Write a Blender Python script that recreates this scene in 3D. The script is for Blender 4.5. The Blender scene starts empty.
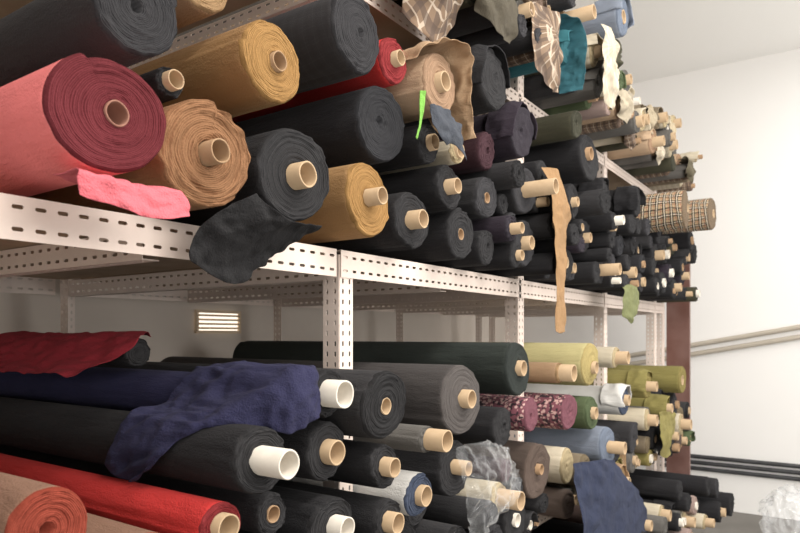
import bpy, bmesh, math, random
from mathutils import Vector, noise, Matrix
random.seed(7)
C=bpy.context.scene.collection
PI=math.pi
# ------------------------------------------------------------------ helpers
def lin(h):
    h=h.lstrip('#'); o=[]
    for i in (0,2,4):
        c=int(h[i:i+2],16)/255
        o.append(c/12.92 if c<=.04045 else ((c+.055)/1.055)**2.4)
    return (*o,1)
def add(name,me,mats=(),parent=None,loc=(0,0,0)):
    ob=bpy.data.objects.new(name,me); C.objects.link(ob)
    for m in mats: ob.data.materials.append(m)
    ob.location=loc
    if parent: ob.parent=parent
    return ob
def tag(ob,label,cat,group=None,kind=None):
    if label: ob["label"]=label
    if cat: ob["category"]=cat
    if group: ob["group"]=group
    if kind: ob["kind"]=kind
def mesh(name,vs,fs,mi=None,smooth=True):
    me=bpy.data.meshes.new(name); me.from_pydata(vs,[],fs); me.update()
    if mi: me.polygons.foreach_set('material_index',mi)
    me.polygons.foreach_set('use_smooth',[smooth]*len(me.polygons))
    return me
def box(name,x0,x1,y0,y1,z0,z1):
    vs=[(x,y,z) for x in(x0,x1) for y in(y0,y1) for z in(z0,z1)]
    fs=[(0,1,3,2),(4,6,7,5),(0,4,5,1),(2,3,7,6),(0,2,6,4),(1,5,7,3)]
    return mesh(name,vs,fs,smooth=False)
# ------------------------------------------------------------------ materials
class NT:
    def __init__(s,name):
        s.m=bpy.data.materials.new(name); s.m.use_nodes=True
        s.n=s.m.node_tree.nodes; s.l=s.m.node_tree.links
        s.b=s.n['Principled BSDF']
    def node(s,t,**k):
        n=s.n.new(t)
        for a,b in k.items(): setattr(n,a,b)
        return n
    def math(s,op,a,b=None,c=None):
        n=s.node('ShaderNodeMath',operation=op)
        for i,v in enumerate((a,b,c)):
            if v is None: continue
            if isinstance(v,(int,float)): n.inputs[i].default_value=v
            else: s.l.new(v,n.inputs[i])
        return n.outputs[0]
    def mix(s,f,a,b):
        n=s.node('ShaderNodeMix',data_type='RGBA')
        for i,v in ((0,f),(6,a),(7,b)):
            if isinstance(v,(int,float)): n.inputs[i].default_value=v
            elif isinstance(v,tuple): n.inputs[i].default_value=v
            else: s.l.new(v,n.inputs[i])
        return n.outputs[2]
    def noise(s,scale,detail=3,vec=None):
        n=s.node('ShaderNodeTexNoise'); n.inputs['Scale'].default_value=scale; n.inputs['Detail'].default_value=detail
        if vec is not None: s.l.new(vec,n.inputs['Vector'])
        return n.outputs[0]
    def obj(s):
        return s.node('ShaderNodeTexCoord').outputs['Object']
    def bump(s,h,st,dist=.002):
        n=s.node('ShaderNodeBump'); n.inputs['Strength'].default_value=st; n.inputs['Distance'].default_value=dist
        s.l.new(h,n.inputs['Height']); s.l.new(n.outputs[0],s.b.inputs['Normal'])
def dk(c,f): return (c[0]*f,c[1]*f,c[2]*f,1)
def lt(c,f): return (c[0]+(1-c[0])*f,c[1]+(1-c[1])*f,c[2]+(1-c[2])*f,1)
_mc={}
def fabric(hexc,rough=.92,weave=1.0,mott=.25):
    k=('f',hexc,mott)
    if k in _mc: return _mc[k]
    t=NT('fabric_cloth'); c=lin(hexc); o=t.obj(); lum=max(c[:3])
    big=t.noise(9,4,o); fine=t.noise(280,2,o)
    col=t.mix(t.math('MULTIPLY',big,1.0),dk(c,1-mott),lt(dk(c,1+mott*.6),.004))
    col=t.mix(t.math('MULTIPLY',fine,.6),col,lt(c,.035 if lum<.15 else .06))
    t.l.new(col,t.b.inputs['Base Color']); t.b.inputs['Roughness'].default_value=rough
    t.b.inputs['Sheen Weight'].default_value=.05; t.b.inputs['Sheen Roughness'].default_value=.5
    t.b.inputs['Sheen Tint'].default_value=lt(c,.3)
    t.b.inputs['Specular IOR Level'].default_value=.15
    mp=t.node('ShaderNodeMapping'); mp.inputs['Scale'].default_value=(1,.25,1); mp.inputs['Rotation'].default_value=(0,0,.5)
    t.l.new(o,mp.inputs[0]); wr=t.noise(14,4,mp.outputs[0])
    t.bump(t.math('ADD',t.math('MULTIPLY',wr,9.0),fine),.75*weave,.0032)
    _mc[k]=t.m; return t.m
def rollend(hexc,pitch=.0036,contrast=.6,speck=.6):
    """cut edge of the wound layers: follows the per-vertex layer depth stored on the mesh"""
    k=('e',hexc,pitch)
    if k in _mc: return _mc[k]
    t=NT('fabric_layers'); c=lin(hexc); o=t.obj()
    at=t.node('ShaderNodeAttribute',attribute_name='layer'); r=at.outputs['Fac']
    nz=t.noise(14,3,o)
    v=t.math('ADD',t.math('DIVIDE',r,pitch),t.math('MULTIPLY',nz,1.4))
    s=t.math('MULTIPLY_ADD',t.math('SINE',t.math('MULTIPLY',v,2*PI)),.5,.5)
    f2=t.noise(240,4,o); f3=t.noise(11,3,o)
    s2=t.math('ADD',t.math('MULTIPLY',s,.5),t.math('ADD',t.math('MULTIPLY',f2,speck),t.math('MULTIPLY',f3,.3)))
    col=t.mix(s2,dk(c,1-contrast),lt(dk(c,1.2),.024 if max(c[:3])<.1 else .02))
    t.l.new(col,t.b.inputs['Base Color']); t.b.inputs['Roughness'].default_value=.95
    t.b.inputs['Specular IOR Level'].default_value=.1
    t.bump(s2,.7,.0028)
    _mc[k]=t.m; return t.m
def plaid(base,c1,c2,sc=14,st=1.0,c3=None):
    k=('p',base,c1,sc)
    if k in _mc: return _mc[k]
    t=NT('fabric_plaid'); o=t.obj(); sp=t.node('ShaderNodeSeparateXYZ'); t.l.new(o,sp.inputs[0])
    X,Y,Z=sp.outputs
    nz=t.math('MULTIPLY',t.noise(6,2,o),.045)
    ang=t.math('ADD',t.math('MULTIPLY',t.math('ARCTAN2',Z,X),.09),nz); Y=t.math('ADD',Y,nz)
    def band(a,w,off=0):
        fr=t.math('FRACT',t.math('ADD',t.math('MULTIPLY',a,sc),off))
        return t.math('LESS_THAN',fr,w)
    col=lin(base)
    for a in (ang,Y):
        if c3:
            col=t.mix(t.math('MULTIPLY',band(a,.16),.9),col,lin(c1)); col=t.mix(t.math('MULTIPLY',band(a,.16,.70),.9),col,lin(c1))
            col=t.mix(t.math('MULTIPLY',band(a,.10,.86),.8),col,lin(c2)); col=t.mix(t.math('MULTIPLY',band(a,.07,.4),.8),col,lin(c3))
        else:
            col=t.mix(t.math('MULTIPLY',band(a,.30),.65*st),col,lin(c1))
            col=t.mix(t.math('MULTIPLY',band(a,.09,.45),.8*st),col,lin(c2))
    t.l.new(col,t.b.inputs['Base Color']); t.b.inputs['Roughness'].default_value=.9
    t.bump(t.noise(300,2,o),.4); _mc[k]=t.m; return t.m
def floral(base,c1,c2):
    t=NT('fabric_floral'); o=t.obj(); v=t.node('ShaderNodeTexVoronoi'); v.inputs['Scale'].default_value=55
    t.l.new(o,v.inputs['Vector'])
    col=t.mix(t.math('LESS_THAN',v.outputs['Distance'],.42),lin(base),lin(c1))
    n=t.noise(60,2,o); col=t.mix(t.math('GREATER_THAN',n,.56),col,lin(c2))
    t.l.new(col,t.b.inputs['Base Color']); t.b.inputs['Roughness'].default_value=.9; return t.m
def simple(name,hexc,rough=.6,var=.12,scale=12,metal=0,bump=.15):
    t=NT(name); c=lin(hexc); o=t.obj(); n=t.noise(scale,5,o)
    t.l.new(t.mix(n,dk(c,1-var),lt(c,var*.3)),t.b.inputs['Base Color'])
    t.b.inputs['Roughness'].default_value=rough; t.b.inputs['Metallic'].default_value=metal
    t.bump(t.noise(scale*12,3,o),bump,.001); return t.m
M_card={k:simple('cardboard',v,.85,.25,30) for k,v in dict(c='#9c7a54',w='#d8d0c3',b='#b59975',m='#8c5a44').items()}
M_rack=simple('painted_steel','#e6d5c9',.5,.2,9)
M_board=simple('shelf_plywood','#b59a7c',.8,.3,9)
M_wall=simple('wall_paint','#eceae7',.8,.06,1.2,bump=.05)
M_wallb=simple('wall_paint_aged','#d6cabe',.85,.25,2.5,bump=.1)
M_ceil=simple('ceiling_paint','#f6f5f2',.85,.03,1,bump=.05)
M_floor=simple('floor_concrete','#6f6a63',.7,.25,3)
M_wood=simple('varnished_wood','#68331f',.4,.4,6)
M_pipe=simple('pipe_paint','#b5ab9c',.5,.15,8)
M_pipeb=simple('pipe_black','#1f2024',.4,.2,8)
def plastic(lo=.05,hi=.5):
    t=NT('clear_plastic'); t.b.inputs['Base Color'].default_value=(.92,.94,.96,1)
    t.b.inputs['Roughness'].default_value=.06; t.b.inputs['Specular IOR Level'].default_value=1.0
    t.b.inputs['Coat Weight'].default_value=1.0; t.b.inputs['Coat Roughness'].default_value=.03
    lw=t.node('ShaderNodeLayerWeight'); lw.inputs[0].default_value=.25
    a=t.math('MULTIPLY_ADD',t.math('POWER',lw.outputs['Facing'],2.2),hi,lo)
    t.l.new(a,t.b.inputs['Alpha']); return t.m
M_plastic=plastic(.07,.9); M_bag=plastic(.16,.55)
def cr(p0,p1,p2,p3,t):
    return .5*((2*p1)+(-p0+p2)*t+(2*p0-5*p1+4*p2-p3)*t*t+(-p0+3*p1-3*p2+p3)*t**3)
def cloth_mesh(name,ctrl,nu=8,nv=8,amp=.006,fs_=18,seed=0,smooth=True,origin=(0,0,0),crease=1.0):
    og=Vector(origin); ctrl=[[Vector(p) for p in r] for r in ctrl]
    def dens(row,n):
        o=[]
        for i in range(len(row)-1):
            p0=row[max(i-1,0)];p3=row[min(i+2,len(row)-1)]
            for k in range(n): o.append(cr(p0,row[i],row[i+1],p3,k/n))
        o.append(row[-1]); return o
    rows=[dens(r,nu) for r in ctrl]; cols=[dens([r[j] for r in rows],nv) for j in range(len(rows[0]))]
    W=len(cols);H=len(cols[0]); vs=[]
    for j in range(W):
        for i in range(H):
            p=cols[j][i]
            a=cols[min(j+1,W-1)][i]-cols[max(j-1,0)][i]; b=cols[j][min(i+1,H-1)]-cols[j][max(i-1,0)]
            nn=a.cross(b); nn=nn.normalized() if nn.length>1e-9 else Vector((0,0,1))
            n=Vector([noise.noise(p*fs_*.5+Vector((seed*7+k*31,0,k*5))) for k in range(3)])
            q=Vector((p.x,p.y*.55+p.z*.3,p.z))*fs_+Vector((seed*5,1,2))
            rid=.5-abs(noise.noise(q))*2.0; rid2=.5-abs(noise.noise(q*2.1+Vector((9,0,0))))*2.0
            vs.append(p+n*amp+nn*(rid*amp+rid2*amp*.35)*crease-og)
    fs=[(j*H+i,j*H+i+1,(j+1)*H+i+1,(j+1)*H+i) for j in range(W-1) for i in range(H-1)]
    return mesh(name,vs,fs,smooth=smooth)
def cloth(name,ctrl,mat,th=.002,parent=None,**k):
    og=parent.location if parent else (0,0,0)
    me=cloth_mesh(name,ctrl,origin=og,**k); ob=add(name,me,[mat],parent=parent)
    md=ob.modifiers.new('s','SOLIDIFY'); md.thickness=th; md.offset=0
    md=ob.modifiers.new('b','SUBSURF'); md.levels=1; md.render_levels=1
    return ob
# ------------------------------------------------------------------ rolls
def roll_mesh(R,L,rt,mb,me_,seed,seg=56,rings=14,messy=.004,wob=.025,rag=.004,offc=.1):
    sv=seed*13.7; vs=[];fs=[];mi=[];lay=[]
    th0=random.uniform(0,2*PI); step=min(.009,R*.09)
    sq=random.uniform(.89,1); sa=random.uniform(-.5,.5)
    ta,tb,tc=random.uniform(-.08,.08),random.uniform(-.10,.06),random.uniform(-.12,.12)
    oa=random.uniform(0,2*PI); od=random.uniform(0,offc)*(R-rt); ox,oz=od*math.cos(oa),od*math.sin(oa)
    def rad(th,y):
        n=noise.noise(Vector((math.cos(th)*1.3+sv,y*2.2,math.sin(th)*1.3)))
        n2=noise.noise(Vector((math.cos(th)*3+sv,y*5,math.sin(th)*3+9)))
        f=((th-th0)%(2*PI))/(2*PI)
        c2=math.cos(th-sa)**2
        return R*(c2+(1-c2)*sq)*(1-wob*(.5+.5*n)-wob*.3*(n2+.5))-step*f
    def yo(x,z,r): return ta*x+tb*z+tc*(r-R)
    ys=[0.0,.006,.02,.06,.14,.28,.5,.8,L-.02,L]
    rim=min(.004,R*.06)
    nr=len(ys)
    for j,y in enumerate(ys):
        for i in range(seg):
            th=2*PI*i/seg; r=rad(th,y)
            if j==0: r-=rim
            x,z=r*math.cos(th),r*math.sin(th)
            fr=noise.noise(Vector((math.cos(th)*4+sv,0,math.sin(th)*4)))*rag*1.6 if j<3 else 0
            vs.append((x,y-(0 if j else .002)+(yo(x,z,r) if j<5 else 0)*(1-j/5 if j<5 else 0)+fr,z)); lay.append(0)
    for j in range(nr-1):
        for i in range(seg):
            a=j*seg+i;b=j*seg+(i+1)%seg
            fs.append((a,b,b+seg,a+seg)); mi.append(0 if j else 1)
    prev=list(range(seg)); base=[rad(2*PI*i/seg,0)-rim for i in range(seg)]
    for k in range(1,rings+1):
        t=k/rings; off=(random.uniform(-1,1))*messy
        cur=[]
        for i in range(seg):
            th=2*PI*i/seg
            tt=min(1,max(0,t-(((th-th0)%(2*PI))/(2*PI)-.5)*(1/rings)*(0 if k==rings else 1)))
            r=base[i]*(1-tt)+rt*1.01*tt
            n=noise.noise(Vector((math.cos(th)*1.8+k*.35,sv,math.sin(th)*1.8)))
            n3=noise.noise(Vector((math.cos(th)*4+k*1.7,sv,math.sin(th)*4)))*rag*max(0,1-t*1.8)
            x,z=r*math.cos(th)+ox*tt,r*math.sin(th)+oz*tt
            cur.append(len(vs)); vs.append((x,-.002+off+n*messy*1.6+n3+yo(x,z,r),z)); lay.append(tt*(R-rt))
        for i in range(seg):
            b=(i+1)%seg; fs.append((prev[i],cur[i],cur[b],prev[b])); mi.append(1)
        prev=cur
    cur=[]
    for i in range(seg):
        th=2*PI*i/seg; cur.append(len(vs)); vs.append((rt*1.01*math.cos(th)+ox,.3,rt*1.01*math.sin(th)+oz)); lay.append(R-rt)
    for i in range(seg):
        b=(i+1)%seg; fs.append((prev[i],cur[i],cur[b],prev[b])); mi.append(1)
    fs.append(tuple(cur)); mi.append(1)
    fs.append(tuple((nr-1)*seg+i for i in range(seg))[::-1]); mi.append(1)
    m=mesh('fabric_roll',vs,fs,mi)
    at=m.attributes.new('layer','FLOAT','POINT'); at.data.foreach_set('value',lay)
    bm=bmesh.new(); bm.from_mesh(m); bmesh.ops.recalc_face_normals(bm,faces=bm.faces); bm.to_mesh(m); bm.free()
    m.materials.append(mb); m.materials.append(me_)
    return m,-tc*(R-rt)+ta*ox+tb*oz,ox,oz
def tube_mesh(rt,p,mat,seg=28):
    th=max(.003,rt*.16); L=.26
    prof=[(rt*.99-.0,L),(rt*.99,-p+.001),(rt*.985-.001,-p),(rt-th+.001,-p),(rt-th,-p+.002),(rt-th,L)]
    vs=[];fs=[]
    for r,y in prof:
        for i in range(seg):
            a=2*PI*i/seg; w=1+.03*math.sin(2*a+rt*900)
            vs.append((r*math.cos(a)*w,y,r*math.sin(a)/w*1.0))
    n=len(prof)
    for j in range(n-1):
        for i in range(seg):
            b=(i+1)%seg; fs.append((j*seg+i,j*seg+b,(j+1)*seg+b,(j+1)*seg+i))
    fs.append(tuple((n-1)*seg+i for i in range(seg)))
    m=mesh('cardboard_tube',vs,fs,smooth=True)
    bm=bmesh.new(); bm.from_mesh(m); bmesh.ops.recalc_face_normals(bm,faces=bm.faces); bm.to_mesh(m); bm.free()
    m.materials.append(mat); return m
S=dict(
 pink=('#e87c7c','#5c1820','coral pink fabric roll with maroon layers'),
 charcoal=('#2c2b2d','#252427','dark charcoal wool fabric roll'),
 gold=('#9c774b','#8f6c3e','golden tan fabric roll'),
 browntan=('#8b6744','#7a5639','brown tan fabric roll with rough layers'),
 tan=('#a08263','#907453','light tan fabric roll'),
 beige=('#b79c80','#947860','beige fabric roll with crumpled loose end'),
 black=('#19181b','#201f21','black fabric roll with round core'),
 denim=('#222125','#1e1e22','speckled black denim fabric roll'),
 char=('#29282a','#2e2d30','dark charcoal fabric roll'),
 maroon=('#32171f','#381c24','dark maroon fabric roll'),
 plum=('#2a212c','#251f28','dark plum fabric roll'),
 red=('#c42a27','#7c2225','bright red fabric roll'),
 rust=('#805f4c','#843524','brown tan fabric roll with rusty layers'),
 navy=('#232345','#1b1b38','navy purple fabric roll'),
 dark=('#2f2e30','#171618','black fabric roll with grey outer layer'),
 weave=('#454140','#4e4947','brown grey woven wool fabric roll'),
 grey=('#65625e','#5a5753','grey fabric roll'),
 green=('#2b312d','#202623','dark grey green fabric roll'),
 yellow=('#bab07e','#a29260','pale yellow fabric roll'),
 cream=('#c6bba5','#a89878','cream fabric roll'),
 brown=('#4b3f38','#54463e','brown grey fabric roll'),
 white=('#d2d0cc','#3a4356','white plastic wrapped roll with blue layers'),
 olive=('#7d743e','#7f7342','olive yellow fabric roll'),
 dolive=('#403e2e','#353427','dark olive textured fabric roll'),
 bluegrey=('#7a8290','#666f7e','blue grey fabric roll'),
 teal=('#2a636c','#275860','teal fabric roll'),
 sage=('#505c3f','#465236','sage green fabric roll'),
 pinkw=('#9a857e','#948078','dusty beige pink fabric roll'),
 taupe=('#7a6d59','#6c5f4a','taupe linen fabric roll'),
)
CHECK=plaid('#313033','#2b2a2c','#39383b',30,.6); PLB=plaid('#75614f','#4a3d36','#b0a292',26)
PLBE=plaid('#b39d7c','#1c1917','#e0d8c8',26,1,'#8c3a32'); FLO=floral('#7d4a55','#c9a7a0','#35272e')
CRPL=plaid('#b5aa95','#94897b','#c9c2b4',30,.6)
SPECIAL=dict(check=(CHECK,'#272629','dark grey suiting fabric roll'),plaidb=(PLB,'#665448','brown plaid fabric roll'),
 plaid=(PLBE,'#6c5c4a','beige and black tartan roll'),floral=(FLO,'#6f444e','pink floral patterned fabric roll'),
 crpl=(CRPL,'#a2967f','cream checked fabric roll'))
def mats(st):
    if st in SPECIAL: b,e,l=SPECIAL[st]; return b,rollend(e),l
    b,e,l=S[st]
    if st=='browntan': return fabric(b),rollend(e,.005,.6,.9),l
    return fabric(b),rollend(e),l
ROLLS_M=[
('pink',.64,1.97,.113,1.02,.022,.0,'m'),('charcoal',.70,2.185,.097,1.05,.012,.0,'c'),('gold',1.04,2.21,.098,1.06,.022,.01,'c'),
('browntan',.87,1.962,.117,1.06,.025,.035,'c'),('tan',.92,2.36,.07,1.14,.012,0,'c'),('black',.83,2.11,.034,1.14,.02,.02,'b'),
('check',1.34,2.39,.112,1.06,.012,0,'c'),('red',1.55,2.385,.070,1.08,.022,.02,'b'),('beige',1.70,2.37,.10,1.03,.03,.02,'b'),
('black',2.01,2.47,.112,1.0,.012,0,'c'),('black',1.09,1.964,.121,1.05,.030,.03,'b'),('gold',1.42,1.97,.111,1.08,.024,.045,'b'),
('denim',1.51,2.20,.114,1.10,.012,0,'c'),('black',1.75,2.18,.069,1.08,.026,.02,'b'),('black',1.63,1.94,.099,1.08,.028,.04,'b'),
('cream',1.84,2.19,.042,1.05,.026,.01,'b'),('black',1.82,2.08,.080,1.06,.026,.03,'b'),('char',2.08,2.09,.085,1.06,.02,0,'c'),
('black',1.92,1.94,.095,1.08,.02,0,'c'),('maroon',2.08,2.25,.074,1.06,.012,0,'c'),('plum',2.26,2.35,.108,1.0,.012,0,'c'),
('char',2.35,2.16,.10,1.03,.03,.12,'b'),('char',2.41,1.96,.103,1.06,.028,.03,'b'),('black',2.93,2.42,.127,.98,.03,.01,'c'),
('black',2.88,2.21,.091,1.03,.022,.02,'b'),('black',3.23,2.29,.084,1.0,.012,0,'c'),('black',3.09,2.07,.087,1.05,.025,.03,'b'),
('black',3.36,2.15,.092,1.0,.03,.02,'b'),('char',3.03,1.92,.071,1.1,.025,.02,'b'),('black',3.32,1.93,.084,1.05,.03,.10,'b'),
('black',3.70,1.935,.084,1.03,.03,.06,'b'),('black',3.76,2.34,.091,.98,.012,0,'c'),('plaid',4.15,2.34,.125,.80,.03,0,'b'),
('plaid',4.80,2.41,.115,.76,.03,.0,'b'),('black',4.25,2.10,.087,1.0,.03,.05,'b'),('dolive',2.72,2.51,.066,.98,.012,0,'c')]
ROLLS_T=[
('plaidb',1.71,2.75,.081,1.08,.012,0,'c'),('dolive',1.90,2.74,.062,1.02,.012,0,'c'),('dark',2.06,2.75,.073,1.0,.012,0,'c'),
('plaidb',2.35,2.84,.065,.98,.012,0,'c'),('tan',2.61,2.90,.041,.97,.028,.12,'b'),('bluegrey',2.99,3.03,.095,.84,.03,0,'b'),
('teal',2.59,2.77,.069,.95,.012,0,'c'),('plaidb',2.39,2.73,.070,1.0,.012,0,'c'),('cream',2.87,2.85,.071,.93,.025,.03,'b'),
('grey',2.92,2.73,.063,.93,.012,.05,'b'),('beige',3.29,2.74,.070,.95,.03,.03,'b'),('cream',3.75,2.79,.066,.95,.03,.03,'b'),
('taupe',4.12,2.90,.066,.95,.03,.05,'b'),('cream',4.54,2.98,.065,.95,.03,.04,'b'),('beige',4.03,2.74,.076,.96,.03,.06,'b'),
('crpl',4.40,2.80,.076,.94,.03,.04,'b'),('grey',3.56,2.73,.064,.93,.03,.03,'b')]
ROLLS_L=[
('black',.95,1.34,.076,1.0,.030,.075,'w'),('navy',1.06,1.45,.063,1.08,.012,0,'c'),('black',1.175,1.46,.062,1.02,.034,.05,'w'),
('dark',1.345,1.425,.094,.97,.022,.0,'b'),('weave',1.88,1.39,.126,1.05,.030,.03,'b'),('grey',1.60,1.30,.046,1.0,.034,.06,'b'),
('black',1.60,1.42,.07,1.12,.02,0,'c'),
('green',2.35,1.47,.119,1.06,.030,.02,'b'),('yellow',3.11,1.46,.12,1.03,.03,.02,'b'),('tan',2.80,1.43,.055,1.06,.04,.06,'b'),
('cream',3.51,1.48,.064,1.02,.035,.06,'b'),('floral',2.86,1.25,.09,1.04,.012,0,'b'),('brown',2.50,1.05,.122,1.04,.022,.01,'c'),
('black',1.89,1.16,.100,1.08,.026,.05,'b'),('black',2.21,1.26,.085,1.06,.012,0,'c'),('cream',2.17,1.01,.060,1.05,.035,.08,'b'),
('white',1.58,1.14,.070,1.02,.03,.02,'b'),('black',1.20,1.32,.080,1.04,.030,.03,'b'),('black',1.37,1.262,.066,.99,.026,.03,'b'),
('black',1.21,1.14,.080,1.03,.028,.04,'w'),('black',1.37,1.12,.066,.98,.028,.03,'b'),('red',.87,1.22,.054,1.03,.028,.02,'b'),
('rust',.54,1.29,.073,1.05,.012,0,'c'),('black',1.04,1.20,.051,1.06,.02,0,'c'),('sage',3.14,1.22,.092,1.03,.03,.02,'b'),
('white',3.65,1.24,.088,1.02,.03,.02,'b'),('bluegrey',3.29,1.04,.11,1.0,.032,.08,'b'),('olive',4.08,1.30,.09,1.0,.03,.05,'b'),
('olive',4.72,1.30,.101,.93,.035,.0,'b'),('olive',4.40,1.13,.083,.98,.03,.05,'b'),('cream',4.69,1.0,.081,.93,.035,.06,'b'),
('cream',4.08,1.09,.072,1.0,.035,.05,'b'),('black',1.0,1.555,.040,1.5,.012,0,'c'),
('maroon',2.24,1.09,.05,1.06,.012,0,'c'),('rust',.71,1.15,.100,1.05,.02,0,'c'),('floral',2.46,1.28,.08,1.05,.012,0,'c')]
ROLLS_B=[
('cream',4.21,.50,.067,.95,.035,.05,'b'),('cream',4.63,.37,.066,.90,.035,.06,'b'),('pinkw',3.75,.55,.061,.95,.03,.05,'b'),
('black',4.49,.60,.071,.90,.012,0,'c'),('black',4.9,.56,.071,.80,.012,0,'c'),('black',5.2,.37,.094,.70,.012,0,'c'),('black',5.0,.37,.08,.74,.03,.03,'b'),
('cream',4.8,.34,.06,.80,.03,.05,'b'),('pinkw',4.4,.33,.07,.82,.03,.05,'b'),('char',5.1,.53,.08,.76,.012,.03,'b')]
POSTX=[-1.0,.22,1.44,2.66,3.88,5.10,5.36]; PW=.06
Z_T,Z_M,Z_L,Z_B=2.66,1.843,.77,.25
def relax(rs,zf,zc,skip_post=()):
    P=[[r[1],r[2],r[3]+.002] for r in rs]
    for it in range(500):
        mv=False
        for i in range(len(P)):
            for j in range(i):
                dx=P[i][0]-P[j][0];dz=P[i][1]-P[j][1];d=math.hypot(dx,dz) or .001;m=P[i][2]+P[j][2]
                if d<m-1e-4:
                    mv=True;k=(m-d)/2/d;P[i][0]+=dx*k;P[i][1]+=dz*k;P[j][0]-=dx*k;P[j][1]-=dz*k
        for p in P:
            if p[1]-p[2]<zf: p[1]=zf+p[2]
            if p[1]+p[2]>zc: p[1]=zc-p[2]
            for xp in POSTX:
                if xp in skip_post: continue
                a,b=xp-p[2],xp+PW+p[2]
                if a<p[0]<b: p[0]=a if p[0]<xp+PW/2 else b
        if not mv: break
    return P
def fill(P,zf,x0,x1,top,rs,skip_post=(),maxn=60):
    """stack extra rolls at the lowest free resting spot"""
    out=[]; walls=[x for x in POSTX if x not in skip_post]
    def ok(x,z,r):
        if z-r<zf-1e-4 or x-r<x0 or x+r>x1 or z+r>top(x): return False
        for xp in walls:
            if xp-r<x<xp+PW+r: return False
        return all((x-a)**2+(z-b)**2>=(r+c)**2-1e-6 for a,b,c in P)
    fails=0
    while len(out)<maxn and fails<len(rs):
        r=rs[(len(out)+fails)%len(rs)]; best=None; cands=[]
        for a,b,c in P:
            h=zf+r-b
            if abs(h)<r+c: 
                w=math.sqrt((r+c)**2-h*h); cands+= [(a-w,zf+r),(a+w,zf+r)]
        for xp in walls: cands+=[(xp-r,zf+r),(xp+PW+r,zf+r)]
        n=len(P)
        for i in range(n):
            a,b,c=P[i]
            for j in range(i):
                e,f,g=P[j]; dx=e-a;dz=f-b;d=math.hypot(dx,dz);R1=c+r;R2=g+r
                if d>R1+R2 or d<1e-6 or d<abs(R1-R2): continue
                t=(R1*R1-R2*R2+d*d)/(2*d);hh=math.sqrt(max(0,R1*R1-t*t))
                mx=a+dx*t/d;mz=b+dz*t/d
                for s in(1,-1): cands.append((mx-s*dz*hh/d,mz+s*dx*hh/d))
            for xp in walls:
                for wx in (xp-r,xp+PW+r):
                    q=(r+c)**2-(wx-a)**2
                    if q>0: cands.append((wx,b+math.sqrt(q)))
        cands.sort(key=lambda q:q[1])
        for x,z in cands:
            if ok(x,z,r): best=(x,z); break
        if best: P.append([best[0],best[1],r+.0005]); out.append((best[0],best[1],r)); fails=0
        else: fails+=1
    return out
seedn=[0]
WHERE=dict(M='stacked on the middle shelf',T='piled on the top shelf',L='on the lower shelf',B='on the bottom shelf')
def loose_end(ob,R,mat,seed):
    """outermost layer coming off the roll: over the top and hanging at the side, past the end"""
    rr=R*1.0+.003; s=random.choice((1,-1)); pts=[]
    for a in (1.0,.8,.55,.3,.08): pts.append((s*rr*math.cos(a*PI),rr*math.sin(a*PI)))
    h=random.uniform(.2,.6)*R
    pts+= [(s*rr*.98,-h*.5),(s*rr*(.85+.1*random.random()),-h)]
    pts=[(-x,z) for x,z in pts]
    rows=[]; f=random.uniform(.01,.03)
    for k,(x,z) in enumerate(pts):
        y0=-f*(.5+1.0*random.random()); y1=.10
        rows.append([(x*(.9 if j==0 else 1),y0+(y1-y0)*j/3,z*(.92 if j==0 and z>0 else 1)) for j in range(4)])
    me=cloth_mesh('loose_fabric',rows,nu=6,nv=5,amp=.003+.04*R,fs_=24,seed=seed)
    o=add('loose_fabric',me,[mat],parent=ob); md=o.modifiers.new('s','SOLIDIFY'); md.thickness=.003; md.offset=0
ALL=[]
def make_roll(st,x,z,R,Y,rt,pr,tk,lv,L=1.5,loose=False):
    seedn[0]+=1; mb,me_,lab=mats(st)
    near=x<2.2
    rt=min(rt,R*.7)
    dark=st in('black','char','denim','plum','dark','maroon','charcoal','check')
    me,cy,ox,oz=roll_mesh(R,L,rt,mb,me_,seedn[0],seg=84 if near else 44,rings=26 if near else 10,
                 messy=.004 if st=='browntan' else (.002 if near else .003),wob=.04,rag={'browntan':.010,'gold':.005}.get(st,.006 if dark else .003),
                 offc=.04 if (rt>.024 and near) else .2)
    ob=add('fabric_roll',me,loc=(x,Y,z)); tag(ob,lab+' '+WHERE[lv],'fabric roll',G[lv])
    if rt>.016: add('cardboard_tube',tube_mesh(rt,pr-min(cy,0)+.004,M_card[tk],seg=32 if near else 20),parent=ob,loc=(ox,0,oz))
    if loose: loose_end(ob,R,mb,seedn[0])
    ALL.append((lv,x,z,ob)); return ob
def nearest(lv,x,z): return min((a for a in ALL if a[0]==lv),key=lambda a:(a[1]-x)**2+(a[2]-z)**2)[3]
G={'M':'fabric rolls stacked on the middle shelf','T':'fabric rolls piled on the top shelf','L':'fabric rolls stacked on the lower shelf','B':'fabric rolls on the bottom shelf'}
fstyles={'M':['black','char','black','dark','black','denim','plum','black','char','dolive','black'],
 'T':['cream','beige','grey','crpl','dolive','cream','taupe','plaidb','grey','sage','taupe','pinkw'],
 'L':['black','olive','char','taupe','brown','tan','dark','grey','sage','black','cream'],
 'B':['black','char','cream','black','pinkw','grey']}
BY={}
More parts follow.
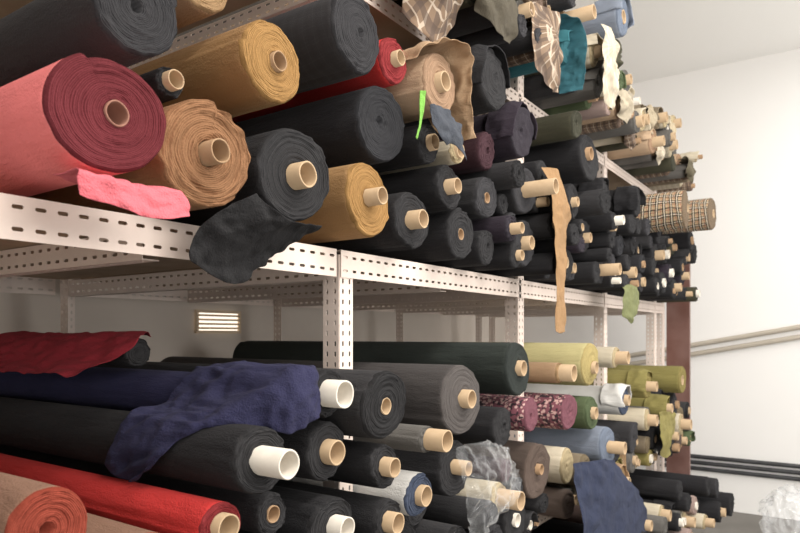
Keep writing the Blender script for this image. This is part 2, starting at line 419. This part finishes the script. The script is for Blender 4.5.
def do(level,rs,zf,zc,x0,x1,top,rads,skip=(),maxn=50):
    P=relax(rs,zf,zc,skip)
    for i,(r,p) in enumerate(zip(rs,P)):
        lo=(level=='T' and i>1 and i%3!=1) or (level=='M' and i in(9,20,25,31)) or (level=='L' and i in (25,27,29))
        BY[level,i]=make_roll(r[0],p[0],p[1],r[3],r[4],r[5],r[6],r[7],level,L=1.15 if r[4]>1.4 else 1.5,loose=lo)
    ex=fill(P,zf,x0,x1,top,rads,skip,maxn)
    for i,(x,z,r) in enumerate(ex):
        st=random.choice(fstyles[level])
        if x<2.6 and level=='L': st=random.choice(['black','char','dark','black'])
        if x<3 and level=='T': st=random.choice(['dark','char','dolive','grey','plaidb'])
        Y={'M':1.05,'T':.97,'L':1.08,'B':.94}[level]+random.uniform(-.07,.06)-(.05 if x>3 and level!='T' else 0)
        if level=='L' and 1.25<x<1.44: Y=1.0
        tubed=random.random()<{'M':.65,'T':.6,'L':.7,'B':.65}[level]
        make_roll(st,x,z,r,Y,(random.uniform(.36,.48)*r if r<.07 else .028) if tubed else .011,random.choice([0,.01,.02,.04]) if tubed else 0,random.choice('bbwc'),level,
          loose=random.random()<{'M':.15,'T':.4,'L':.2,'B':.2}[level] and x>2.4)
do('M',ROLLS_M,Z_M,2.585,2.0,5.32,lambda x: 2.35 if x<2.6 else 2.58,[.07,.055,.08,.05,.06,.04,.045],skip=(1.44,),maxn=70)
do('T',ROLLS_T,Z_T,3.9,1.5,5.32,lambda x: 2.95 if x<2.5 else (3.0 if x<3.3 else 2.95),[.055,.045,.04,.06],skip=(1.44,),maxn=76)
do('L',ROLLS_L,Z_L,1.74,.35,5.32,lambda x: 1.3 if x<2.6 else 1.48,[.095,.075,.06,.085,.05,.04],maxn=68)
do('B',ROLLS_B,Z_B,.68,2.8,5.32,lambda x:.64,[.07,.06,.05],maxn=30)
# ------------------------------------------------------------------ rack
def strip(s0,length,w,pitch,slots,vs,fs,fn):
    n=int(round(length/pitch)); 
    rows=len(slots); tb=[w*i/rows for i in range(rows+1)]
    for i in range(n):
        for r in range(rows):
            A=pitch/2;B=(tb[r+1]-tb[r])/2;cs=s0+(i+.5)*pitch;ct=(tb[r]+tb[r+1])/2
            a,b=slots[r]
            if a>=b: inn=[(a,b*.4),(a-b*.6,b)]
            else: inn=[(a,b-a*.6),(a*.4,b)]
            q0,q1=inn
            pts=[(q0[0],q0[1]),(q1[0],q1[1]),(-q1[0],q1[1]),(-q0[0],q0[1]),(-q0[0],-q0[1]),(-q1[0],-q1[1]),(q1[0],-q1[1]),(q0[0],-q0[1])]
            o0=len(vs)
            for (p,q) in pts: vs.append(fn(cs+p,ct+q))
            out=[(A,pts[0][1]),(pts[1][0],B),(pts[2][0],B),(-A,pts[3][1]),(-A,pts[4][1]),(pts[5][0],-B),(pts[6][0],-B),(A,pts[7][1])]
            o1=len(vs)
            for (p,q) in out: vs.append(fn(cs+p,ct+q))
            o2=len(vs)
            for (p,q) in ((A,B),(-A,B),(-A,-B),(A,-B)): vs.append(fn(cs+p,ct+q))
            for k,c in ((0,0),(2,1),(4,2),(6,3)):
                fs.append((o0+k,o1+k,o2+c,o1+k+1,o0+k+1))
            for k in (1,3,5,7):
                k2=(k+1)%8; fs.append((o0+k,o1+k,o1+k2,o0+k2))
def angle_mesh(name,length,w1,w2,fn1,fn2,pitch=.04):
    vs=[];fs=[]
    hl=pitch*.25
    s1=[(hl,.0038),(hl,.0038)]
    strip(0,length,w1,pitch,s1,vs,fs,fn1); strip(0,length,w2,pitch,s1 if w2>.05 else [(hl,.004)],vs,fs,fn2)
    m=mesh(name,vs,fs,smooth=False); bm=bmesh.new(); bm.from_mesh(m)
    bmesh.ops.remove_doubles(bm,verts=bm.verts,dist=1e-5); bm.to_mesh(m); bm.free(); return m
rack=bpy.data.objects.new('shelving_rack',None); C.objects.link(rack); rack.location=(0,1.2,0)
tag(rack,'off-white slotted angle steel rack with perforated beams holding fabric rolls','shelf')
def part(name,me,mat,loc,solid=.0025):
    ob=add(name,me,parent=rack,loc=(loc[0],loc[1]-1.2,loc[2]))
    if not me.materials: me.materials.append(mat)
    if solid:
        md=ob.modifiers.new('t','SOLIDIFY'); md.thickness=solid; md.offset=0
    return ob
def postm(h,fy):
    return angle_mesh('post',h,PW,PW,lambda s,t:(t,0,s),lambda s,t:(0,fy*t,s),.03)
YB=2.70
pm_full=postm(3.0,1);pm_low=postm(1.83,1);pb=postm(3.0,-1)
for x in POSTX:
    part('post',pm_low if x==1.44 else pm_full,M_rack,(x,1.2,0)); part('post',pb,M_rack,(x,YB,0))
BH={Z_T:.06,Z_M:.078,Z_L:.06,Z_B:.06}
cache={}
for zt in (Z_T,Z_M,Z_L,Z_B):
    h=BH[zt]
    for a,b in zip(POSTX[:-1],POSTX[1:]):
        Lx=round((b-a)/.04)*.04; k=(h,round(Lx,2))
        if k not in cache:
            cache[k]=(angle_mesh('front_beam',Lx,h,.04,lambda s,t:(s,0,-t),lambda s,t:(s,t,-.001)),
                      angle_mesh('back_beam',Lx,h,.04,lambda s,t:(s,0,-t),lambda s,t:(s,-t,-.001)))
        part('front_beam',cache[k][0],M_rack,(a+.002,1.196,zt)); part('back_beam',cache[k][1],M_rack,(a,YB+.004,zt))
        bd=box('shelf_board',0,b-a-.07,0,YB-1.2-.08,-.016,-.003); part('shelf_board',bd,M_board,(a+.065,1.24,zt),0)
    ks=('s',h)
    cache[ks]=angle_mesh('side_beam',1.44,h*.8,.04,lambda s,t:(0,s,-t),lambda s,t:(t,s,-h*.8))
    for x in POSTX:
        part('side_beam',cache[ks],M_rack,(x+.003,1.23,zt-.02))
        if zt==Z_M and x<5: part('cross_brace',cache[ks],M_rack,(x+.61,1.23,zt-.02))
ob=add('wooden_post',box('wooden_post',5.44,5.48,1.02,1.19,0,2.55),[M_wood]); tag(ob,'reddish brown varnished wooden upright board at the rack end','board')
# ------------------------------------------------------------------ loose cloth belonging to rolls
def path(pts,ys,n=4):
    return [[(x,a+(b-a)*k/n,z) for k in range(n+1)] for (x,z),(a,b) in zip(pts,ys)]
def lab(o,t): o["label"]=t
c=cloth('loose_fabric',[[(.56,1.08,1.865),(.62,1.08,1.858),(.68,1.08,1.858),(.74,1.08,1.868)],[(.56,1.0,1.864),(.62,1.0,1.857),(.68,1.0,1.857),(.745,1.0,1.866)],
  [(.55,.988,1.842),(.62,.986,1.835),(.69,.986,1.832),(.765,.99,1.845)],[(.555,.990,1.820),(.62,.985,1.808),(.69,.985,1.800),(.765,.99,1.815)]],fabric('#c8606a'),amp=.006,fs_=30,seed=1,parent=BY['M',0])
lab(c,'folded coral cloth flap under the roll')
c=cloth('loose_fabric',[[(.97,1.045,1.90),(1.03,1.03,1.87),(1.10,1.03,1.85),(1.18,1.04,1.87)],
  [(.90,1.07,1.86),(.98,1.06,1.83),(1.08,1.07,1.83),(1.17,1.08,1.84)],
  [(.855,1.10,1.80),(.94,1.11,1.77),(1.05,1.12,1.78),(1.13,1.13,1.80)],
  [(.865,1.12,1.755),(.93,1.13,1.725),(1.03,1.14,1.72),(1.08,1.14,1.765)]],fabric('#141315'),amp=.012,fs_=24,seed=2,parent=BY['M',10])
lab(c,'loose black cloth end hanging over the beam')
NAVY=fabric('#20203f')
rows=path([(1.16,1.50),(1.13,1.522),(1.09,1.526),(1.03,1.522),(.985,1.47),(.94,1.432),(.885,1.407),(.860,1.34),(.855,1.28)],
  [(1.05,1.20),(1.02,1.24),(.99,1.28),(1.0,1.31),(1.04,1.34),(1.10,1.36),(1.17,1.38),(1.24,1.40),(1.31,1.42)],6)
drop=[.03,.07,.12,.13,.07,.03,.02,.01,0]
rows=[[(r[0][0]+(.010 if d>.04 else 0),r[0][1]-.006,r[0][2]-d),(r[0][0],r[0][1]-.010,r[0][2]-d*.5)]+r for r,d in zip(rows,drop)]
c=cloth('loose_fabric',rows,NAVY,amp=.012,fs_=26,seed=3,nu=5,parent=BY['L',1])
lab(c,'crumpled navy blue cloth draped over rolls')
c=cloth('loose_fabric',path([(.88,1.50),(.91,1.515),(.94,1.545),(.965,1.585),(1.0,1.607),(1.04,1.60)],
  [(1.62,2.3),(1.56,2.4),(1.50,2.4),(1.45,2.35),(1.47,2.2),(1.5,2.1)],7),fabric('#8c1426'),amp=.008,fs_=26,seed=14,parent=BY['L',32])
lab(c,'crumpled crimson cloth')
c=cloth('loose_fabric',[[(2.43,1.0,2.26),(2.52,.97,2.27),(2.61,.99,2.25)],[(2.44,.96,2.17),(2.55,.95,2.16),(2.68,.97,2.12)],
  [(2.45,.96,2.05),(2.53,.95,2.04),(2.64,.97,2.03)],[(2.49,.965,1.92),(2.55,.96,1.92),(2.64,.97,1.92)],
  [(2.52,.97,1.78),(2.565,.965,1.78),(2.63,.975,1.78)],[(2.53,.975,1.61),(2.57,.97,1.60),(2.625,.975,1.61)]],fabric('#8f6f4b'),amp=.008,fs_=16,seed=4,parent=BY['M',21])
lab(c,'narrow tan cloth strip dangling from the core')
c=cloth('loose_fabric',[[(2.64,.94,1.07),(2.80,.93,1.05),(3.0,.92,1.03),(3.16,.93,1.0)],[(2.66,.93,.95),(2.85,.92,.92),(3.1,.90,.9),(3.38,.92,.87)],
  [(2.70,.93,.8),(2.9,.91,.77),(3.2,.90,.75),(3.62,.92,.74)],[(2.76,.93,.6),(2.98,.91,.58),(3.3,.90,.55),(3.85,.93,.50)]],fabric('#252c42'),amp=.016,fs_=12,seed=5,parent=BY['L',26])
lab(c,'dark slate blue cloth hanging down')
c=cloth('loose_fabric',path([(1.585,2.40),(1.63,2.455),(1.70,2.485),(1.78,2.465),(1.815,2.40),(1.84,2.33),(1.87,2.24)],
  [(1.05,1.3),(1.0,1.3),(.97,1.3),(.96,1.28),(.97,1.22),(.98,1.16),(.99,1.1)]),fabric('#b09374'),amp=.015,fs_=22,seed=6,parent=BY['M',8])
c=cloth('loose_fabric',path([(2.50,2.87),(2.56,2.86),(2.59,2.78),(2.59,2.68),(2.58,2.58)],[(.93,1.05),(.89,1.05),(.87,1.0),(.87,.99),(.88,.98)]),fabric('#2d5f6a'),amp=.014,seed=7,parent=BY['T',6])
c=cloth('loose_fabric',[[(1.60,1.05,2.86),(1.70,1.04,2.85),(1.82,1.05,2.84)],[(1.55,1.0,2.76),(1.70,.97,2.75),(1.85,1.0,2.75)],
  [(1.56,1.05,2.66),(1.70,1.02,2.65),(1.88,1.05,2.66)],[(1.60,1.10,2.56),(1.70,1.08,2.52),(1.84,1.10,2.54)]],PLB,amp=.016,fs_=20,seed=8,parent=BY['T',0])
c=cloth('loose_fabric',[[(1.86,1.0,2.86),(1.98,.97,2.86),(2.12,1.0,2.84)],[(1.85,.97,2.74),(1.98,.94,2.74),(2.14,.97,2.73)],
  [(1.88,1.0,2.64),(1.98,.97,2.62),(2.12,1.0,2.63)]],fabric('#4a4438'),amp=.016,fs_=20,seed=28,parent=BY['T',1])
c=cloth('loose_fabric',[[(2.26,.97,2.84),(2.36,.93,2.84),(2.47,.95,2.83)],[(2.24,.94,2.70),(2.37,.92,2.68),(2.49,.93,2.68)],
  [(2.27,.95,2.58),(2.38,.93,2.54),(2.47,.94,2.55)]],PLB,amp=.018,seed=9,parent=BY['T',7])
c=cloth('loose_fabric',[[(2.80,.88,2.94),(2.88,.85,2.94),(2.97,.88,2.92)],[(2.80,.86,2.80),(2.89,.84,2.80),(2.99,.86,2.79)],
  [(2.82,.87,2.70),(2.90,.84,2.69),(2.99,.87,2.68)],[(2.86,.89,2.62),(2.9,.88,2.60),(2.95,.89,2.61)]],CRPL,amp=.018,seed=10,parent=BY['T',8])
TC=[fabric('#3d3b2c'),fabric('#a79c88'),fabric('#8f8676'),PLB,fabric('#9c8f78'),CRPL,fabric('#a89a80'),fabric('#57503f')]
for k,(x,z) in enumerate(((3.1,2.88),(3.3,2.70),(3.5,2.84),(3.72,2.70),(3.95,2.88),(4.2,2.76),(4.5,2.90),(4.75,2.74))):
    p=nearest('T',x,z); x,z=p.location.x,p.location.z; y=p.location.y-.03
    c=cloth('loose_fabric',[[(x-.07,y+.06,z+.06),(x,y+.05,z+.075),(x+.07,y+.06,z+.06)],[(x-.08,y,z+.05),(x,y-.02,z+.06),(x+.08,y,z+.04)],
      [(x-.07,y,z-.02),(x+.01,y-.03,z-.03),(x+.08,y,z)],[(x-.04,y+.01,z-.06),(x+.02,y-.01,z-.09),(x+.06,y+.01,z-.05)]],TC[k],amp=.018,fs_=26,seed=40+k,parent=p)
c=cloth('loose_fabric',[[(1.555,1.0,2.29),(1.57,.99,2.29)],[(1.55,1.0,2.25),(1.565,.99,2.25)],[(1.555,1.0,2.20),(1.567,1.0,2.20)],[(1.547,1.01,2.16),(1.556,1.01,2.155)]],fabric('#6fa544'),amp=.005,nu=4,seed=11,parent=BY['M',12])
lab(c,'bright green ribbon dangling down')
c=cloth('loose_fabric',[[(1.60,1.0,2.26),(1.68,.99,2.27),(1.78,1.0,2.25)],[(1.62,.99,2.2),(1.70,.98,2.22),(1.80,.99,2.2)],[(1.70,1.0,2.18),(1.76,.99,2.18),(1.83,1.0,2.16)]],fabric('#3c4048'),amp=.012,seed=21,parent=BY['M',13])
c=cloth('loose_fabric',[[(4.2,.95,1.14),(4.35,.93,1.12),(4.5,.94,1.10)],[(4.2,.95,1.0),(4.35,.93,.98),(4.5,.94,.98)],[(4.25,.97,.86),(4.38,.95,.82),(4.46,.96,.88)]],fabric('#7d7440'),amp=.015,seed=12,parent=BY['L',29])
c=cloth('loose_fabric',[[(3.55,1.0,1.87),(3.65,.97,1.87),(3.8,.99,1.87)],[(3.5,.98,1.78),(3.65,.96,1.76),(3.8,.98,1.77)],[(3.55,.99,1.70),(3.66,.98,1.66),(3.75,.99,1.70)]],fabric('#6c7048'),amp=.012,seed=13,parent=BY['M',30])
# plastic film
pl=cloth('plastic_film',[[(1.76,1.0,1.25),(1.84,.96,1.27),(1.94,.96,1.26),(2.04,.98,1.22)],
  [(1.74,.97,1.18),(1.82,.93,1.19),(1.93,.92,1.18),(2.06,.94,1.16)],
  [(1.76,.96,1.10),(1.84,.93,1.11),(1.93,.92,1.11),(2.10,.93,1.10)],
  [(1.80,.97,1.02),(1.88,.94,1.03),(1.96,.93,1.03),(2.08,.95,1.04)],
  [(1.82,.98,.96),(1.88,.97,.95),(1.93,.97,.96),(2.0,.98,.98)]],M_plastic,amp=.018,fs_=30,th=.0008,seed=15,nu=12,nv=12,parent=BY['L',13])
pl.modifiers.remove(pl.modifiers['s']); lab(pl,'crumpled clear plastic film')
def crumple(x,y,z,rx,ry,rz,seed,labl):
    bm=bmesh.new(); bmesh.ops.create_icosphere(bm,subdivisions=5,radius=1)
    for v in bm.verts:
        p=v.co.copy(); n=noise.noise(p*1.5+Vector((seed,0,0)))*.5+(.3-abs(noise.noise(p*3+Vector((seed,3,0))))*.8)
        f=.75+n*.5; v.co=Vector((p.x*rx*f,p.y*ry*f,max(p.z,-.85)*rz*f))
    me=bpy.data.meshes.new('plastic_bag'); bm.to_mesh(me); bm.free()
    me.polygons.foreach_set('use_smooth',[True]*len(me.polygons))
    ob=add('plastic_bag',me,[M_bag],loc=(x,y,z)); tag(ob,labl,'plastic bag')
    zmin=min(v.co.z for v in me.vertices); ob.location.z=-zmin+.001; return ob
crumple(5.45,.36,.22,.36,.22,.28,5,'crumpled translucent white plastic bag on the floor')
# ------------------------------------------------------------------ room
def struct(name,me,mat):
    ob=add(name,me,[mat]); ob["kind"]="structure"; return ob
struct('wall_far',box('wall_far',6.6,6.75,-4,3.15,0,4.07),M_wall)
struct('wall_back',box('wall_back',-3,6.6,3.0,3.15,0,4.07),M_wallb)
struct('ceiling',box('ceiling',-3,6.75,-4,3.15,4.07,4.2),M_ceil)
struct('floor',box('floor',-3,6.75,-4,3.15,-.1,0),M_floor)
v=bpy.data.objects.new('wall_vent',None); C.objects.link(v); v.location=(2.5,2.99,1.675); tag(v,'small louvred vent in the wall behind the rack','vent')
M_v=simple('vent_metal','#d9c2a4',.5,.1,8)
tv=NT('vent_daylight'); tv.b.inputs['Base Color'].default_value=(.9,.85,.75,1); tv.b.inputs['Emission Color'].default_value=(1,.93,.82,1); tv.b.inputs['Emission Strength'].default_value=1.0; M_vd=tv.m
bm=bmesh.new()
for (x0,x1,z0,z1) in((-.16,.16,.05,.065),(-.16,.16,-.065,-.05),(-.16,-.145,-.05,.05),(.145,.16,-.05,.05)):
    b=box('b',x0,x1,-.02,0,z0,z1); bm.from_mesh(b)
me=bpy.data.meshes.new('frame'); bm.to_mesh(me); bm.free(); add('frame',me,[M_v],parent=v)
add('backing',box('backing',-.145,.145,-.006,0,-.05,.05),[M_vd],parent=v)
for i in range(4):
    o=add('slat',box('slat',-.145,.145,-.007,.007,-.003,.003),[M_v],parent=v,loc=(0,-.014,-.036+i*.024)); o.rotation_euler[0]=.5
def pipe(name,pts,r,mat,labl):
    cu=bpy.data.curves.new(name,'CURVE'); cu.dimensions='3D'; sp=cu.splines.new('POLY'); sp.points.add(len(pts)-1)
    for p,q in zip(sp.points,pts): p.co=(*q,1)
    cu.bevel_depth=r; cu.bevel_resolution=4; cu.use_fill_caps=True
    tmp=bpy.data.objects.new(name,cu); C.objects.link(tmp); dg=bpy.context.evaluated_depsgraph_get()
    me=bpy.data.meshes.new_from_object(tmp.evaluated_get(dg)); bpy.data.objects.remove(tmp)
    me.polygons.foreach_set('use_smooth',[True]*len(me.polygons))
    ob=add(name,me)
    if not me.materials: me.materials.append(mat)
    else: me.materials[0]=mat
    tag(ob,labl,'pipe'); return ob
for d in (0,-.085):
    pipe('wall_pipe',[(6.575,2.6,1.24+d),(6.575,-1.5,2.02+d)],.022,M_pipe,'pale beige conduit pipe running along the white wall')
for z in (.47,.415,.36):
    pipe('wall_pipe',[(6.58,2.6,z),(6.58,-2.5,z)],.019,M_pipeb,'black pipe running low along the white wall')
# ------------------------------------------------------------------ light
def area(loc,rot,sx,sy,e,col=(1,1,1)):
    l=bpy.data.lights.new('lamp','AREA'); l.shape='RECTANGLE'; l.size=sx;l.size_y=sy;l.energy=e;l.color=col
    o=bpy.data.objects.new('ceiling_or_fill_light',l); o.location=loc;o.rotation_euler=rot; C.objects.link(o)
area((1.6,-.8,4.0),(0,0,0),3.0,.5,140,(1,.96,.90)); area((5.0,-1.0,4.0),(0,0,0),2,.6,60,(1,.99,.97))
area((.6,-3.0,2.9),(math.radians(78),0,math.radians(-8)),2.5,1.5,125,(1,.95,.89))  # added window-like fill from the open aisle side, no ceiling lamp
area((2.5,-3.4,1.6),(math.radians(124),0,math.radians(-50)),2.5,2.0,140,(1,.99,.97))  # added fill tilted upward to brighten the far wall and ceiling
w=bpy.data.worlds.new('world'); bpy.context.scene.world=w; w.use_nodes=True
w.node_tree.nodes['Background'].inputs[0].default_value=(1,.965,.92,1); w.node_tree.nodes['Background'].inputs[1].default_value=1.0
cd=bpy.data.cameras.new('camera'); cam=bpy.data.objects.new('camera',cd); C.objects.link(cam)
cam.location=(0,0,1.6); cam.rotation_euler=(PI/2,0,math.radians(34.5-90)); cd.lens=654/800*36; cd.sensor_width=36; cd.shift_y=68.5/800
cd.clip_start=.05; cd.dof.use_dof=True; cd.dof.focus_distance=1.75; cd.dof.aperture_fstop=5.6
bpy.context.scene.camera=cam
bpy.context.scene.view_settings.view_transform='Standard'
